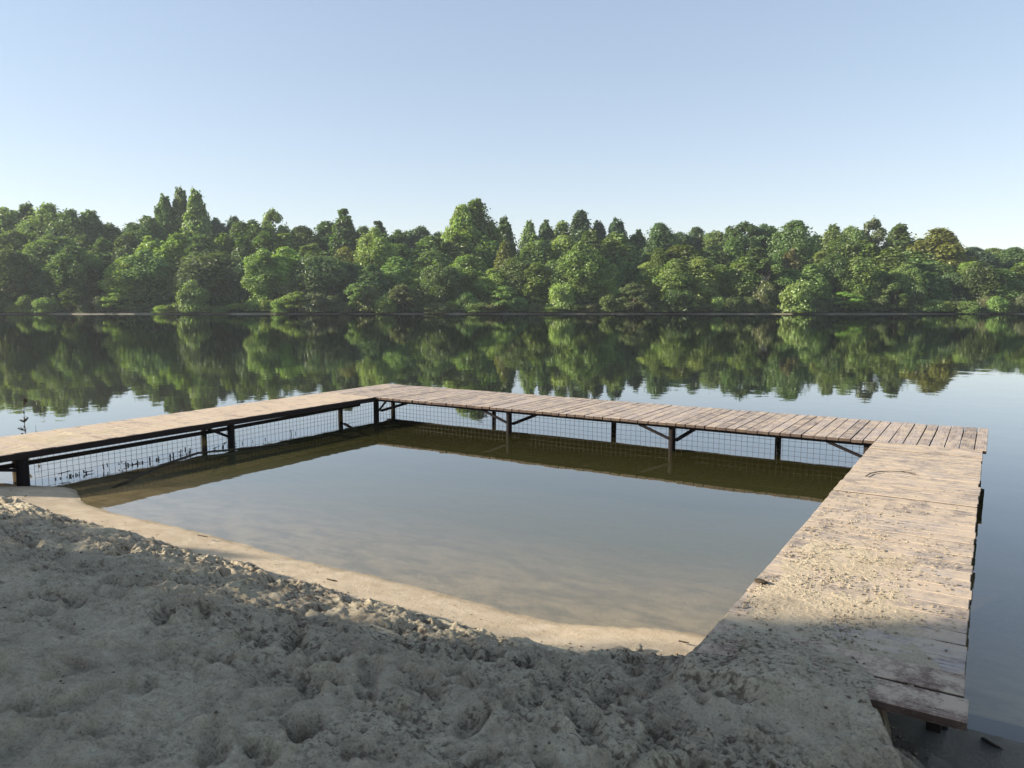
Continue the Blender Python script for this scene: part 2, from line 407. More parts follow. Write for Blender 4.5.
# right arm: boards across
mb=planks('x',-6.60,-.005,8.515,9.70,(.4,.6),seed=5,strong=.3,wr=(.15,.20),gap=(.005,.012))
me_=MB(); me_.box((9.115,-6.725,.444),(1.19,.225,.042),.004,(0.0,.01)); me_.box((9.13,-6.965,.440),(1.20,.235,.042),-.006,(0.0,-.015))
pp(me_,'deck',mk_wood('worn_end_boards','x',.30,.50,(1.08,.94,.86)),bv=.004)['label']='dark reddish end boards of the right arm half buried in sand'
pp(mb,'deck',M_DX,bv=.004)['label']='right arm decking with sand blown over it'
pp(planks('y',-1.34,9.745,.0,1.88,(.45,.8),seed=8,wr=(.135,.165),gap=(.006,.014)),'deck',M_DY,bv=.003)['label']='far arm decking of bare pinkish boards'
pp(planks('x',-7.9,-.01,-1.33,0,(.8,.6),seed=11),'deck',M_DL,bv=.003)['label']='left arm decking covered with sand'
# beams
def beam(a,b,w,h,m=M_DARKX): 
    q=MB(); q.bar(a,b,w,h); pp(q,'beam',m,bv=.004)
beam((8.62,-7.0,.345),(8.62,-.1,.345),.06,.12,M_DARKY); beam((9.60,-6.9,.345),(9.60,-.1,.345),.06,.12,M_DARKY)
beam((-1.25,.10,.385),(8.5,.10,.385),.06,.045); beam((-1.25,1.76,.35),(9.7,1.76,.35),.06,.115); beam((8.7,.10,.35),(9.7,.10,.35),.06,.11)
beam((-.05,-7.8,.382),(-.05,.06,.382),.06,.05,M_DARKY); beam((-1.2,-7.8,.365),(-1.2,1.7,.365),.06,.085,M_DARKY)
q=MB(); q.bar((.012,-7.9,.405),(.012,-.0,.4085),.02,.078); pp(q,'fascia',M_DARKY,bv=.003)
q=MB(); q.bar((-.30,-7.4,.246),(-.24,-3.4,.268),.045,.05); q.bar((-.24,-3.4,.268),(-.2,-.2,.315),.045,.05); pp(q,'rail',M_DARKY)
# posts
def post(u,v,w,top=.40,bot=-1.6,lean=(0,0)):
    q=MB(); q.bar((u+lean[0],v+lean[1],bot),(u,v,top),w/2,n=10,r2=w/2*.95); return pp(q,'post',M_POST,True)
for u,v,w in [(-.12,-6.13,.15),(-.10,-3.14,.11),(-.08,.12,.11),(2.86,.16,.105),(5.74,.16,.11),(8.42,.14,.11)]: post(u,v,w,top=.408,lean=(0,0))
for u,v,w,ln in [(-1.2,-5.7,.1,0),(-1.16,-2.85,.095,.0),(-1.16,.27,.1,0),(-1.03,1.7,.1,0),(1.54,1.7,.085,.02),(4.09,1.7,.09,0),(6.93,1.7,.10,0),(9.62,1.7,.1,0)]:
    o=post(u,v,w,top=.36,lean=(ln,0))
    if abs(u-6.93)<.01:
        q=MB()
        for zz in (.315,.155):
            q=MB(); q.bar((u+.0,v-.045,zz),(u+.0,v-.062,zz),.014,n=10,r2=.009); q.bar((u,v-.062,zz),(u,v-.0625,zz),.009,n=10,r2=.001)
            kn=q.build('knob',M_WHITE,o,True); kn.data.transform(__import__('mathutils').Matrix.Translation(-PO))
for u in (8.63,9.60):
    for v in (-1.4,-3.0,-4.7,-6.3): post(u,v,.1,top=.29)
# braces
def brace(a,b,w=.045): 
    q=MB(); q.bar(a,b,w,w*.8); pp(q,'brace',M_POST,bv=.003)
for u in (-.08,2.86,5.74,8.42):
    brace((u+.05,.20,.165),(u+.12,1.72,.30),.05)
for u in (2.86,5.74,8.42): brace((u-.03,.13,.19),(u-.50,.09,.375))
brace((-.05,.14,.16),(.17,.12,.37),.035)
brace((-.10,-3.18,.17),(-.08,-3.60,.37)); brace((-.12,-6.2,.22),(-.10,-6.95,.375))
brace((-1.13,.33,.195),(-.14,.08,.37),.045)
# nets
def net(a,b,z0,z1,sx,sz,seed,name='wire_net'):
    r=np.random.default_rng(seed); q=MB(); a=Vector(a); b=Vector(b); d=b-a; L_=d.length; d.normalize()
    nrm=Vector((-d.y,d.x,0)); n=int(L_/sx); m=max(2,int((z1-z0)/sz))
    off=lambda s,z: nrm*(.010*math.sin(s*2.1+seed)+.006*math.sin(s*7+z*9))
    for i in range(n+1):
        s=i*sx; rr=.0018
        p0=a+d*s; top=z1+.01*math.sin(s*1.3)
        o0=off(s,z0); o1=off(s,top); jx=r.normal(0,.004)
        q.bar((p0.x+o0.x+d.x*jx,p0.y+o0.y+d.y*jx,z0),(p0.x+o1.x,p0.y+o1.y,top),rr*2,rr*2)
    segs=int(L_/.3)
    for j in range(m+1):
        z=z0+(z1-z0)*j/m
        for k in range(segs):
            s0,s1=L_*k/segs,L_*(k+1)/segs
            z_=lambda s:z+.006*math.sin(s*1.7+j)
            o0=off(s0,z);o1=off(s1,z); p0=a+d*s0+o0; p1=a+d*s1+o1
            q.bar((p0.x,p0.y,z_(s0)),(p1.x,p1.y,z_(s1)),.0032,.0032)
    return pp(q,name,M_WIRE)
n1=net((-.20,-5.95,0),(-.20,.2,0),-.35,.34,.078,.066,1)
n2=net((-.15,.30,0),(8.5,.30,0),-.5,.37,.082,.068,2)
q=MB(); r=np.random.default_rng(5)
for i in range(90):
    v=-5.75+abs(r.normal(0,1))*2.0
    if v>-.3: continue
    z=r.normal(.0,.035); x=-.20+r.normal(0,.004); h=r.uniform(.02,.09)
    q.bar((x,v,z-h/2),(x+r.normal(0,.006),v+r.normal(0,.006),z+h/2),r.uniform(.004,.016),.008)
    if r.random()<.3: q.bar((x,v-.04,z),(x,v+r.uniform(.02,.12),z+r.normal(0,.01)),.008,.008)
wd=q.build('dry_weed',M_WEED,n1); wd['kind']='stuff'; wd.data.transform(__import__('mathutils').Matrix.Translation(-PO))

# sand blown over the decks (real relief: patches rise above the boards)
def drift(u0,u1,v0,v1,st,fn,name,label,seed):
    X,Y,Fc=grid(np.arange(u0,u1+1e-6,st),np.arange(v0,v1+1e-6,st))
    m=fn(X,Y)
    n=fbm(X/.45,Y/.45,seed,5,.6); n2=perlin(X/.05,Y/.05,seed+9)
    cr=np.clip(perlin(X/.036,Y/.03,seed+3)-.05,0,1)+.9*np.clip(perlin(X/.018,Y/.017,seed+4)-.1,0,1)
    e0=np.minimum.reduce([X-u0,u1-X,np.minimum(Y-v0,.15)+0*X,v1-Y]); m=m-1.6*(1-np.clip((e0+.06*perlin(X/.12,Y/.12,seed+6))/.16,0,1))
    Z=.4460+.0055*(m+.8*n)+.0010*n2*(m>0)+.0045*cr*np.clip(m*.7+.5+.5*n,0,1.2)
    e=np.minimum.reduce([X-u0,u1-X,Y-v0,v1-Y]); Z-=.02*(1-np.clip(e/.03,0,1))
    Z=np.maximum(Z,.430)
    keep=Z>.4405
    kf=keep[Fc].any(1)
    Fk=Fc[kf]; used=np.unique(Fk); re=np.zeros(len(X),int); re[used]=np.arange(len(used))
    o=mesh_np(name,np.stack([X,Y,Z],1)[used],re[Fk],M_SAND,smooth=True)
    dm=np.clip(.15-.6*perlin(X/.2,Y/.2,seed+20)+1.2*np.clip(perlin(X/.06,Y/.05,seed+21)-.35,0,1),0,.8)[used]
    attr(o,'damp',dm*.7); attr(o,'wet',np.full(len(used),.55))
    tag(o,label,None,None,'stuff'); return o
drift(8.53,9.69,-7.06,-.4,.0078,lambda u,v: -1.1+2.5*(1-sst(-6.2,-2.6,v))-1.2*sst(9.15,9.6,u)*sst(-6.9,-5.6,v)-1.2*(1-sst(-6.95,-6.6,v))*sst(9.2,9.5,u)+.5*fbm(u*.9,v*.6,91,2),'sand_drift','loose sand lying on the right arm of the pier',70)
drift(-1.31,-.02,-7.6,-.1,.02,lambda u,v: -.15+.9*(1-sst(-7,-3,v))+.5*fbm(u*.8,v*.8,93,2),'sand_drift','loose sand lying on the left arm of the pier',80)

# ------------------------------------------------------------------ small things
def stick(name,pts,rad,label,cat,m=M_TWIG,group=None,side=()):
    base=Vector(pts[0]); o=None; q=MB()
    for i in range(len(pts)-1):
        r0=rad*(1-.5*i/(len(pts)-1)); r1=rad*(1-.5*(i+1)/(len(pts)-1))
        q.bar(Vector(pts[i])-base,Vector(pts[i+1])-base,r0,n=6,r2=r1)
    for a,b,rr in side: q.bar(Vector(a)-base,Vector(b)-base,rr,n=5,r2=rr*.4)
    o=q.build(name,m,None,True); o.location=base
    return tag(o,label,cat,group)
z=.462
pts=[on_z(x,y,z) for x,y in ((866,476),(871,473),(880,471.5),(890,471),(900,471.5),(908,472.5),(916,473.2))]
stick('bent_twig',pts,.0055,'dark bent twig lying on the bare boards of the right pier arm','twig',side=[(pts[4],on_z(912,470.5,z),.004),(pts[5],on_z(917,475,z),.004)])
pts=[on_z(x,y,-.0+dz) for x,y,dz in ((983,739,.02),(990,743,.03),(999,748,.03),(1006,752,.02),(1013,756,.01))]
stick('driftwood',pts,.011,'dark stick of driftwood in shallow water beside the pier end','stick')
pts=[(-.78+.0,-6.0,-.12)]
pts=[on_z(x,y,z_) for x,y,z_ in ((112,489,-.03),(140,475,.0),(160,466,.02),(198,453,.03),(228,450,.03),(283,444,.01),(300,442,-.05))]
stick('floating_branch',pts,.022,'long dark bent branch lying in the water against the left wire net','branch')
for (x,y),lab in (((332,580),'small dark twig on wet sand nearest the middle of the shoreline'),((684,642),'small dark twig on wet sand close to the right pier arm'),((203,536),'small dark twig at the water edge nearest the left pier arm')):
    a=on_z(x-5,y-1,.065); b=on_z(x,y,.075); c=on_z(x+5,y+1,.065)
    stick('twig',[a,b,c],.006,lab,'twig')
# chunk of bark on the pier edge, clod on the ridge
def lump(name,c,s,m,label,cat,seed,flat=.6):
    bm_=__import__('bmesh').new(); __import__('bmesh').ops.create_icosphere(bm_,subdivisions=3,radius=1)
    r=np.array([v.co[:] for v in bm_.verts]); 
    n=perlin(r[:,0]*1.3+seed,r[:,1]*1.3+r[:,2]*1.7,seed)*.35+perlin(r[:,0]*4+seed,r[:,1]*4+r[:,2]*3,seed+1)*.16
    for v,k in zip(bm_.verts,n): v.co*= (1+k)
    me=bpy.data.meshes.new(name); bm_.to_mesh(me); bm_.free(); me.materials.append(m)
    for p in me.polygons: p.use_smooth=True
    o=bpy.data.objects.new(name,me); COL.objects.link(o); o.location=c; o.scale=(s[0],s[1],s[2]*flat); o.rotation_euler=(0,0,seed)
    return tag(o,label,cat)
c=(8.56,on_z(753,580,.465)[1],.468); lump('bark_piece',c,(.045,.025,.02),M_TWIG,'dark piece of bark on the sandy inner edge of the right pier arm','bark',3)
c=on_z(637,649,.12); lump('sand_clod',c,(.055,.035,.035),M_SAND,'dark damp sand clod on the crest above the shoreline','clod',5)
def attr0(o): 
    pass
# crumbs of sand and bits of litter
gx=lambda u,v: full_height(np.array([u]),np.array([v]))
def scatter(n,umin,umax,vmin,vmax,smin,smax,m,name,label,kindseed,damp,elong=1):
    r=np.random.default_rng(kindseed)
    u=r.uniform(umin,umax,n); v=r.uniform(vmin,vmax,n) if name!='sand_crumbs' else shore(u)-.55-np.abs(r.normal(0,1.0,n))
    z,_,_=full_height(u.copy(),v.copy())
    ico=np.array([[0,0,1],[.9,0,.3],[.28,.85,.3],[-.72,.52,.3],[-.72,-.52,.3],[.28,-.85,.3],[0,0,-.6]]); tri=np.array([[0,1,2],[0,2,3],[0,3,4],[0,4,5],[0,5,1],[6,2,1],[6,3,2],[6,4,3],[6,5,4],[6,1,5]])
    s=r.uniform(0,1,n)**3*(smax-smin)+smin
    an=r.uniform(0,6.28,n); vs=[];fs=[]
    for i in range(n):
        p=ico*(1+r.normal(0,.18,ico.shape)); p=p*np.array([s[i]*elong,s[i],s[i]*.75])
        c_,s_=math.cos(an[i]),math.sin(an[i]); q=p.copy(); q[:,0]=p[:,0]*c_-p[:,1]*s_; q[:,1]=p[:,0]*s_+p[:,1]*c_
        vs.append(q+[u[i],v[i],z[i]+s[i]*.15]); fs.append(tri+7*i)
    o=mesh_np(name,np.concatenate(vs),np.concatenate(fs),m)
    attr(o,'damp',np.repeat(np.clip(r.normal(damp,.25,n),0,1),7)); 
    return tag(o,label,kind='stuff')
scatter(7000,-1,9.6,0,0,.002,.013,M_SAND,'sand_crumbs','small crumbs of damp sand scattered along the beach crest',21,.55)
scatter(130,2.2,8.3,-6.72,-6.22,.0015,.005,M_TWIG,'shore_litter','tiny bits of washed-up litter on the wet sand strip',29,.5,3)
scatter(260,-.5,9.5,-9.6,-6.5,.002,.006,M_TWIG,'twig_litter','tiny dark bits of twig and bark on the sand',22,.5,4)
# dead plants in the lake behind the left arm
def deck_crumbs(n,fn,seed):
    r=np.random.default_rng(seed); u=r.uniform(8.54,9.68,n*6); v=r.uniform(-6.95,-1.5,n*6)
    k=r.uniform(0,1,n*6)<fn(u,v)*np.clip(.45+1.1*fbm(u/.3,v/.3,95,3),.03,1); u=u[k][:n]; v=v[k][:n]; n=len(u)
    ico=np.array([[0,0,1],[.9,0,.3],[.28,.85,.3],[-.72,.52,.3],[-.72,-.52,.3],[.28,-.85,.3],[0,0,-.6]]); tri=np.array([[0,1,2],[0,2,3],[0,3,4],[0,4,5],[0,5,1],[6,2,1],[6,3,2],[6,4,3],[6,5,4],[6,1,5]])
    s=.0022+.010*r.uniform(0,1,n)**3.2
    P=ico[None]*(1+r.normal(0,.2,(n,7,3)))*s[:,None,None]; P[:,:,2]*=.7
    P+=np.stack([u,v,.4515+s*.3],1)[:,None]
    o=mesh_np('sand_crumbs',P.reshape(-1,3),(tri[None]+7*np.arange(n)[:,None,None]).reshape(-1,3),M_SAND)
    attr(o,'damp',np.repeat(np.clip(r.normal(.12,.35,n),0,1),7)); tag(o,'small crumbs of sand strewn over the right pier arm',kind='stuff')
deck_crumbs(4500,lambda u,v:(1-sst(-6.3,-2.2,v))*(1-.75*sst(9.0,9.6,u)),61)
def dead_plant(px,py_top,Y,label,n,seed,hs=1):
    x,zt=at_depth(px,py_top,Y); r=random.Random(seed); X0,Y0=cw(x,Y)
    root=empty('dead_plant',(X0,Y0,-.3)); tag(root,label,'plant')
    q=MB(); H=zt+.3; pts=[Vector((0,0,0))]
    for k in range(8): 
        p=pts[-1]; pts.append(Vector((p.x+r.uniform(-.012,.014),p.y+r.uniform(-.01,.01),p.z+H/8)))
    for k in range(8): q.bar(pts[k],pts[k+1],.009*(1-k*.1),n=6,r2=.009*(1-(k+1)*.1))
    q.build('stem',M_TWIG,root,True)
    q=MB()
    for k in range(n):
        j=r.randint(3,7); p=pts[j]; a=r.uniform(0,6.28); ln=r.uniform(.08,.24)*hs*(1.1-.06*j)
        e=p+Vector((math.cos(a)*ln*.8,math.sin(a)*ln*.5,ln*r.uniform(.3,.9))); q.bar(p,e,.0045,n=5,r2=.002)
        for t in range(3):
            f=p.lerp(e,r.uniform(.4,1)); q.bar(f,f+Vector((r.uniform(-.06,.06),r.uniform(-.05,.05),r.uniform(.0,.06))),.0035,n=4,r2=.0015)
            q.box(f,(.022,.012,.016),r.uniform(0,3))
    q.build('twigs',M_TWIG,root)
dead_plant(23.5,396,11.6,'taller bare branching plant standing in the lake behind the left pier arm',20,3)
dead_plant(33.5,425,11.4,'short bare weed beside the taller plant behind the left pier arm',7,5,.6)

# ------------------------------------------------------------------ trees
def unit(n,r): 
    v=r.normal(0,1,(n,3)); return v/np.linalg.norm(v,axis=1,keepdims=True)
def leaf_mesh(name,C,Rd,n,size,r,shell=.9,up=.25,flat=1.0,elong=1.5):
    C=np.array(C);Rd=np.array(Rd); w=Rd[:,0]*Rd[:,2]; w=w/w.sum()
    k=r.choice(len(C),n,p=w); d=unit(n,r)
    rad=np.clip(r.normal(shell,.22,n),.2,1.28); rad=np.where(C[k][:,2]>7.6,np.minimum(rad,1.02),rad)
    P=C[k]+d*Rd[k]*rad[:,None]
    P+=r.normal(0,size*.35,P.shape); sh_=(r.random(n)<.14)&(P[:,2]<8.2); P[sh_,2]+=np.abs(r.normal(0,.28,sh_.sum()))
    nn=d*.8+unit(n,r)*.75+np.array([0,0,up]); nn/=np.linalg.norm(nn,axis=1,keepdims=True)
    t=np.cross(nn,unit(n,r)); t/=np.linalg.norm(t,axis=1,keepdims=True)+1e-9; b=np.cross(nn,t)
    s=size*r.uniform(.55,1.35,n)[:,None]
    a=t*s*.5*elong; b=b*s*.5*flat
    V=np.stack([P-a,P-b*.9+nn*s*.12,P+a,P+b*.9+nn*s*.12],1).reshape(-1,3)
    keep=V.reshape(-1,4,3)[:,:,2].min(1)>.02
    V=V.reshape(-1,4,3)[keep].reshape(-1,3)
    return V,np.arange(len(V)).reshape(-1,4)
def limbs(H,R0,C,r,top=.85,nl=9,rad=None):
    q=MB(); rad=rad or H*.014+.04
    pts=[Vector((0,0,-.4))]
    for i in range(7):
        t=(i+1)/7; pts.append(Vector((pts[-1].x+r.normal(0,.02*H*.3),pts[-1].y+r.normal(0,.02*H*.3),H*top*t)))
    for i in range(7): q.bar(pts[i],pts[i+1],rad*(1-.12*i),n=8,r2=rad*(1-.12*(i+1)))
    idx=r.choice(len(C),min(nl,len(C)),replace=False)
    for i in idx:
        c=Vector(C[i]); h=max(.12,(c.z-np.hypot(c.x,c.y)*.7)/(H*top)); h=min(h,.85); k=h*7; a=pts[int(k)].lerp(pts[min(7,int(k)+1)],k-int(k))
        m=a.lerp(c,.5)+Vector((0,0,-.1)); rr=rad*.45*(1-h*.5)
        q.bar(a,m,rr,n=6,r2=rr*.7); q.bar(m,c,rr*.7,n=6,r2=rr*.25)
    return q
PROTO={}
def proto(kind,seed):
    r=np.random.default_rng(seed*17+5); H=10.0; C=[];Rd=[]; size=.23; n=23000; shell=.9; R0=3.2; el=1.5
    if kind=='round':
        C.append((0,0,5.4));Rd.append((2.4,2.4,3.4))
        for i in range(46):
            d=unit(1,r)[0]; z=5.5+d[2]*3.6; f=1-.25*max(0,d[2]); c=(d[0]*2.5*f,d[1]*2.5*f,z); q=r.uniform(.38,.92); C.append(c);Rd.append((q*.9,q*.9,q*r.uniform(.8,1.5)))
        C.append((r.uniform(-.5,.5),0,8.7));Rd.append((.7,.7,1.2)); C.append((r.uniform(-1,1),.3,8.2));Rd.append((.4,.4,1.1)); C.append((r.uniform(-1.2,1.2),-.3,8.0));Rd.append((.35,.35,1.0)); C.append((0,0,2.2));Rd.append((2.3,2.3,1.8))
    elif kind=='oval':
        R0=2.3
        for i in range(34):
            t=r.uniform(0,1); z=1.4+t*8.0; w=2.1*math.sin(math.pi*min(1,(t*.82+.14)))**.7; a=r.uniform(0,6.28); q=r.uniform(.5,1.0)*(1.15-.55*t)
            C.append((math.cos(a)*w*.75,math.sin(a)*w*.75,z));Rd.append((q,q,q*1.15))
        C.append((0,0,4.8));Rd.append((1.5,1.5,3.8)); C.append((0,0,8.3));Rd.append((.7,.7,1.5))
    elif kind=='spiky':
        R0=2.4; size=.26
        for i in range(46):
            t=r.uniform(0,1)**.8; z=1.0+t*7.6; w=(2.4*(1-t)**.85+.2); a=r.uniform(0,6.28); q=r.uniform(.35,.75)*(1.2-.5*t)
            C.append((math.cos(a)*w*.8,math.sin(a)*w*.8,z));Rd.append((q,q,q*1.3))
        for i in range(7):
            a=r.uniform(0,6.28); w=r.uniform(.0,1.2); C.append((math.cos(a)*w,math.sin(a)*w,9.1-w*1.5+r.uniform(-.2,.2)));Rd.append((.2,.2,.8))
        C.append((0,0,4.2));Rd.append((1.6,1.6,3.4))
    elif kind=='cone':
        R0=2.0; size=.26
        for i in range(60):
            t=r.uniform(0,1); z=.9+t*8.6; w=2.1*(1-t)+.12; a=r.uniform(0,6.28); q=(.62*(1-t)+.24)*r.uniform(.8,1.2)
            C.append((math.cos(a)*w*.8,math.sin(a)*w*.8,z));Rd.append((q,q,q*.7))
        C.append((0,0,4));Rd.append((1.0,1.0,3.6))
    elif kind=='willow':
        R0=3.4; size=.22; n=20000; shell=.95
        C.append((0,0,5));Rd.append((2.8,2.8,3.9))
        for i in range(44):
            d=unit(1,r)[0]; d[2]=abs(d[2])*1.15-.35; z=5.2+d[2]*3.9; c=(d[0]*2.8,d[1]*2.8,z); q=r.uniform(.55,1.0); C.append(c);Rd.append((q,q,q*1.25))
        C.append((0,0,2.0));Rd.append((2.9,2.9,1.9)); el=2.0
    elif kind=='loose':
        R0=2.4; size=.27; n=6500; shell=.85
        for i in range(30):
            t=r.uniform(0,1); z=2.0+t*7.4; w=1.9*math.sin(math.pi*min(1,(t*.8+.15))); a=r.uniform(0,6.28); q=r.uniform(.38,.85)
            C.append((math.cos(a)*w,math.sin(a)*w,z));Rd.append((q,q,q*.9))
        C.append((0,0,9.3));Rd.append((.25,.25,.7))
    elif kind=='bush':
        H=4.0; R0=2.2; size=.22; n=9000
        C.append((0,0,1.6));Rd.append((1.6,1.6,1.5))
        for i in range(18):
            d=unit(1,r)[0]; c=(d[0]*1.6,d[1]*1.6,1.7+abs(d[2])*1.5); q=r.uniform(.45,.85); C.append(c);Rd.append((q,q,q*.85))
        C.append((0,0,.6));Rd.append((2.0,2.0,.8))
    V,Fq=leaf_mesh('crown',C,Rd,n,size,r,shell,elong=el)
    lim=limbs(H,R0,C,r,top=.80 if kind!='bush' else .6,nl=14)
    return V,Fq,lim,H,R0
GREENS={'dark green': (0.1274, 0.1937, 0.0748), 'deep green': (0.1399, 0.2143, 0.0674), 'mid green': (0.1994, 0.2867, 0.0861), 'olive green': (0.115, 0.165, 0.045), 'fresh green': (0.2863, 0.3812, 0.1019), 'yellow green': (0.175, 0.235, 0.05), 'grey green': (0.1317, 0.1752, 0.0741), 'golden': (0.22, 0.235, 0.05), 'russet': (0.2, 0.175, 0.06), 'bluish dark green': (0.1027, 0.1678, 0.084), 'pale green': (0.1756, 0.1994, 0.0855)}
PM={}
def get_proto(kind,var):
    if (kind,var) not in PM:
        V,Fq,lim,H,R0=proto(kind,var*7+hash_(kind))
        root=None
        cm=mesh_np('crown',V,Fq,M_LEAF); tm=lim.build('trunk',M_BARK,None,True)
        PM[(kind,var)]=(cm,tm,H,R0,[False])
    return PM[(kind,var)]
def hash_(s): return sum(ord(c)*(i+3) for i,c in enumerate(s))%97
NAMES={'round':'broadleaf_tree','oval':'birch_tree','spiky':'poplar_tree','cone':'alder_tree','willow':'willow_tree','loose':'young_tree','bush':'shrub'}
ALLT=[]
trnd=random.Random(4)
def tree(kind,x,Y,H,Rr,colour,var=None,row=None,z=None,px=None,tall=None):
    kind=trnd.choice(['round','round','oval','spiky']) if (kind=='round' and row in('front','middle') and var is None) else kind
    var=trnd.randint(0,3) if var is None else var
    cm,tm,H0,R0,used=get_proto(kind,var)
    X0,Y0=cw(x,Y)
    root=empty(NAMES[kind],(X0,Y0,bank_z(x,Y)-.1 if z is None else z),trnd.uniform(0,6.28))
    root.scale=(Rr/R0,Rr/R0,H/H0)
    if not used[0]: c,t=cm,tm; used[0]=True
    else:
        c=cm.copy(); t=tm.copy(); COL.objects.link(c); COL.objects.link(t)
    c.parent=root; t.parent=root
    b=GREENS[colour]; j=trnd.uniform(.85,1.18)*(1.2 if row in('edge','front') else 1); c.color=(b[0]*j*trnd.uniform(.92,1.1),b[1]*j,b[2]*j*trnd.uniform(.85,1.15),1)
    ALLT.append(dict(o=root,kind=kind,x=x,Y=Y,H=H,colour=colour,row=row,px=512+F*x/(Y*math.cos(PIT))))
    return root
def T(px,ytop,Y,wpx,kind,colour,row,var=None):
    x,zt=at_depth(px,ytop,Y); g=bank_z(x,Y)-.1
    return tree(kind,x,Y,zt-g,wpx/2*Y/F,colour,var,row)
# skyline row, read off the photograph: px, top y, depth, width px, kind, colour
SKY=[(-22,206,158,46,'round','deep green'),(2,206,156,44,'round','mid green'),(26,200,158,40,'spiky','deep green'),(48,203,155,44,'round','mid green'),(70,209,152,36,'round','deep green'),(90,206,157,40,'spiky','deep green'),(107,222,160,34,'round','dark green'),
 (128,228,158,34,'round','mid green'),(146,215,154,38,'round','dark green'),(164,190,160,28,'spiky','deep green'),(179,182,161,27,'spiky','deep green'),(195,185,159,32,'spiky','mid green'),(215,217,163,26,'round','bluish dark green'),(233,216,165,24,'round','bluish dark green'),
 (250,219,154,38,'round','olive green'),(273,208,158,22,'loose','mid green'),(286,226,160,26,'spiky','dark green'),(305,226,158,36,'round','olive green'),(326,220,160,32,'oval','deep green'),(343,204,156,34,'cone','deep green'),(362,226,162,26,'round','dark green'),(378,217,158,30,'cone','bluish dark green'),(400,229,162,28,'round','deep green'),(419,225,161,32,'round','bluish dark green'),(440,231,160,30,'round','deep green'),
 (463,203,150,30,'oval','fresh green'),(477,197,151,32,'oval','yellow green'),(504,214,158,28,'spiky','deep green'),(529,217,156,24,'spiky','mid green'),(546,216,158,24,'spiky','deep green'),(563,220,160,26,'loose','mid green'),(581,206,158,34,'spiky','bluish dark green'),(598,217,160,24,'spiky','bluish dark green'),(617,215,157,32,'spiky','bluish dark green'),
 (638,226,158,28,'spiky','deep green'),(661,223,156,32,'round','deep green'),(682,231,162,28,'round','dark green'),(698,227,165,26,'round','bluish dark green'),(716,230,160,28,'oval','mid green'),(730,223,158,24,'spiky','deep green'),(746,221,157,32,'loose','deep green'),(764,223,158,32,'round','deep green'),(794,220,152,40,'round','deep green'),(816,234,160,28,'oval','dark green'),
 (833,221,158,32,'spiky','mid green'),(853,225,156,28,'round','mid green'),(874,217,160,22,'loose','pale green'),(900,221,156,42,'spiky','deep green'),(921,238,160,28,'round','deep green'),(938,227,148,42,'oval','golden'),(975,247,158,34,'round','bluish dark green'),(957,249,160,26,'oval','mid green'),(996,248,165,34,'round','mid green'),(1018,247,162,36,'round','deep green'),(1040,244,160,40,'round','mid green'),(1066,240,160,42,'round','olive green')]
for px,yt,Y,w,k,c in SKY: T(px,yt,Y,w*(1.2 if k in('spiky','cone') else 1.4),k,c,'skyline')
# middle row
mr=random.Random(12)
MIDC=['mid green','olive green','deep green','mid green','fresh green','dark green','yellow green','grey green','mid green']
MIDR=['mid green','fresh green','yellow green','deep green','mid green','olive green','fresh green','yellow green']
px=-40
def midtop(p):   # height of the skyline nearby
    return min(yt+abs(p-q)*.5 for q,yt,*_ in SKY)
while px<1085:
    w=mr.uniform(34,56); Y=mr.uniform(139,148); yt=max(midtop(px)+mr.uniform(9,22),228+mr.uniform(-4,8))
    if not any(abs(px-s)<16 for s in (505,790,345,938)):
        T(px,yt,Y,w*1.2,mr.choice(['round','spiky','oval','spiky','round']),mr.choice(MIDC if px<360 else MIDR),'middle')
    px+=w*.58
T(345,246,141,38,'round','golden','middle',1); T(505,238,139,30,'spiky','golden','middle',2); T(792,245,141,30,'spiky','russet','middle',0); T(660,247,138,30,'oval','yellow green','middle',1)
T(720,250,140,34,'round','olive green','middle'); T(938,262,139,40,'round','deep green','middle')
# front row
FR=[(-18,262,40,'round','olive green'),(10,248,44,'round','olive green'),(22,262,26,'cone','grey green'),(50,262,40,'round','dark green'),(75,246,46,'round','deep green'),(100,262,34,'oval','olive green'),(124,256,34,'oval','fresh green'),(142,250,50,'round','mid green'),(172,264,34,'round','deep green'),
 (212,250,58,'willow','grey green'),(190,270,30,'willow','grey green'),(245,258,36,'round','bluish dark green'),(262,248,34,'oval','mid green'),(285,246,38,'round','fresh green'),(322,252,52,'willow','grey green'),(300,280,36,'bush','pale green'),(350,262,36,'round','bluish dark green'),(372,262,36,'round','dark green'),
 (398,256,36,'oval','mid green'),(418,266,32,'round','fresh green'),(440,262,38,'round','deep green'),(468,254,40,'round','mid green'),(492,268,32,'oval','fresh green'),(516,256,34,'oval','olive green'),(536,262,34,'round','yellow green'),(560,258,34,'round','mid green'),(582,244,46,'round','mid green'),(606,262,34,'oval','fresh green'),
 (628,262,30,'oval','deep green'),(650,262,34,'round','fresh green'),(676,258,36,'oval','mid green'),(700,256,36,'round','fresh green'),(722,264,30,'oval','mid green'),(744,254,38,'round','mid green'),(768,258,30,'loose','deep green'),(790,268,34,'round','deep green'),(812,262,34,'round','mid green'),(834,254,36,'round','olive green'),(858,256,34,'oval','mid green'),
 (880,270,36,'round','deep green'),(906,264,34,'round','mid green'),(930,270,38,'round','deep green'),(955,272,34,'round','dark green'),(980,262,36,'round','olive green'),(1002,268,36,'round','mid green'),(1020,262,34,'round','olive green'),(1044,260,38,'round','mid green')]
for px,yt,w,k,c in FR: T(px,yt,trnd.uniform(128.5,134),w*1.25,k,c,'front')
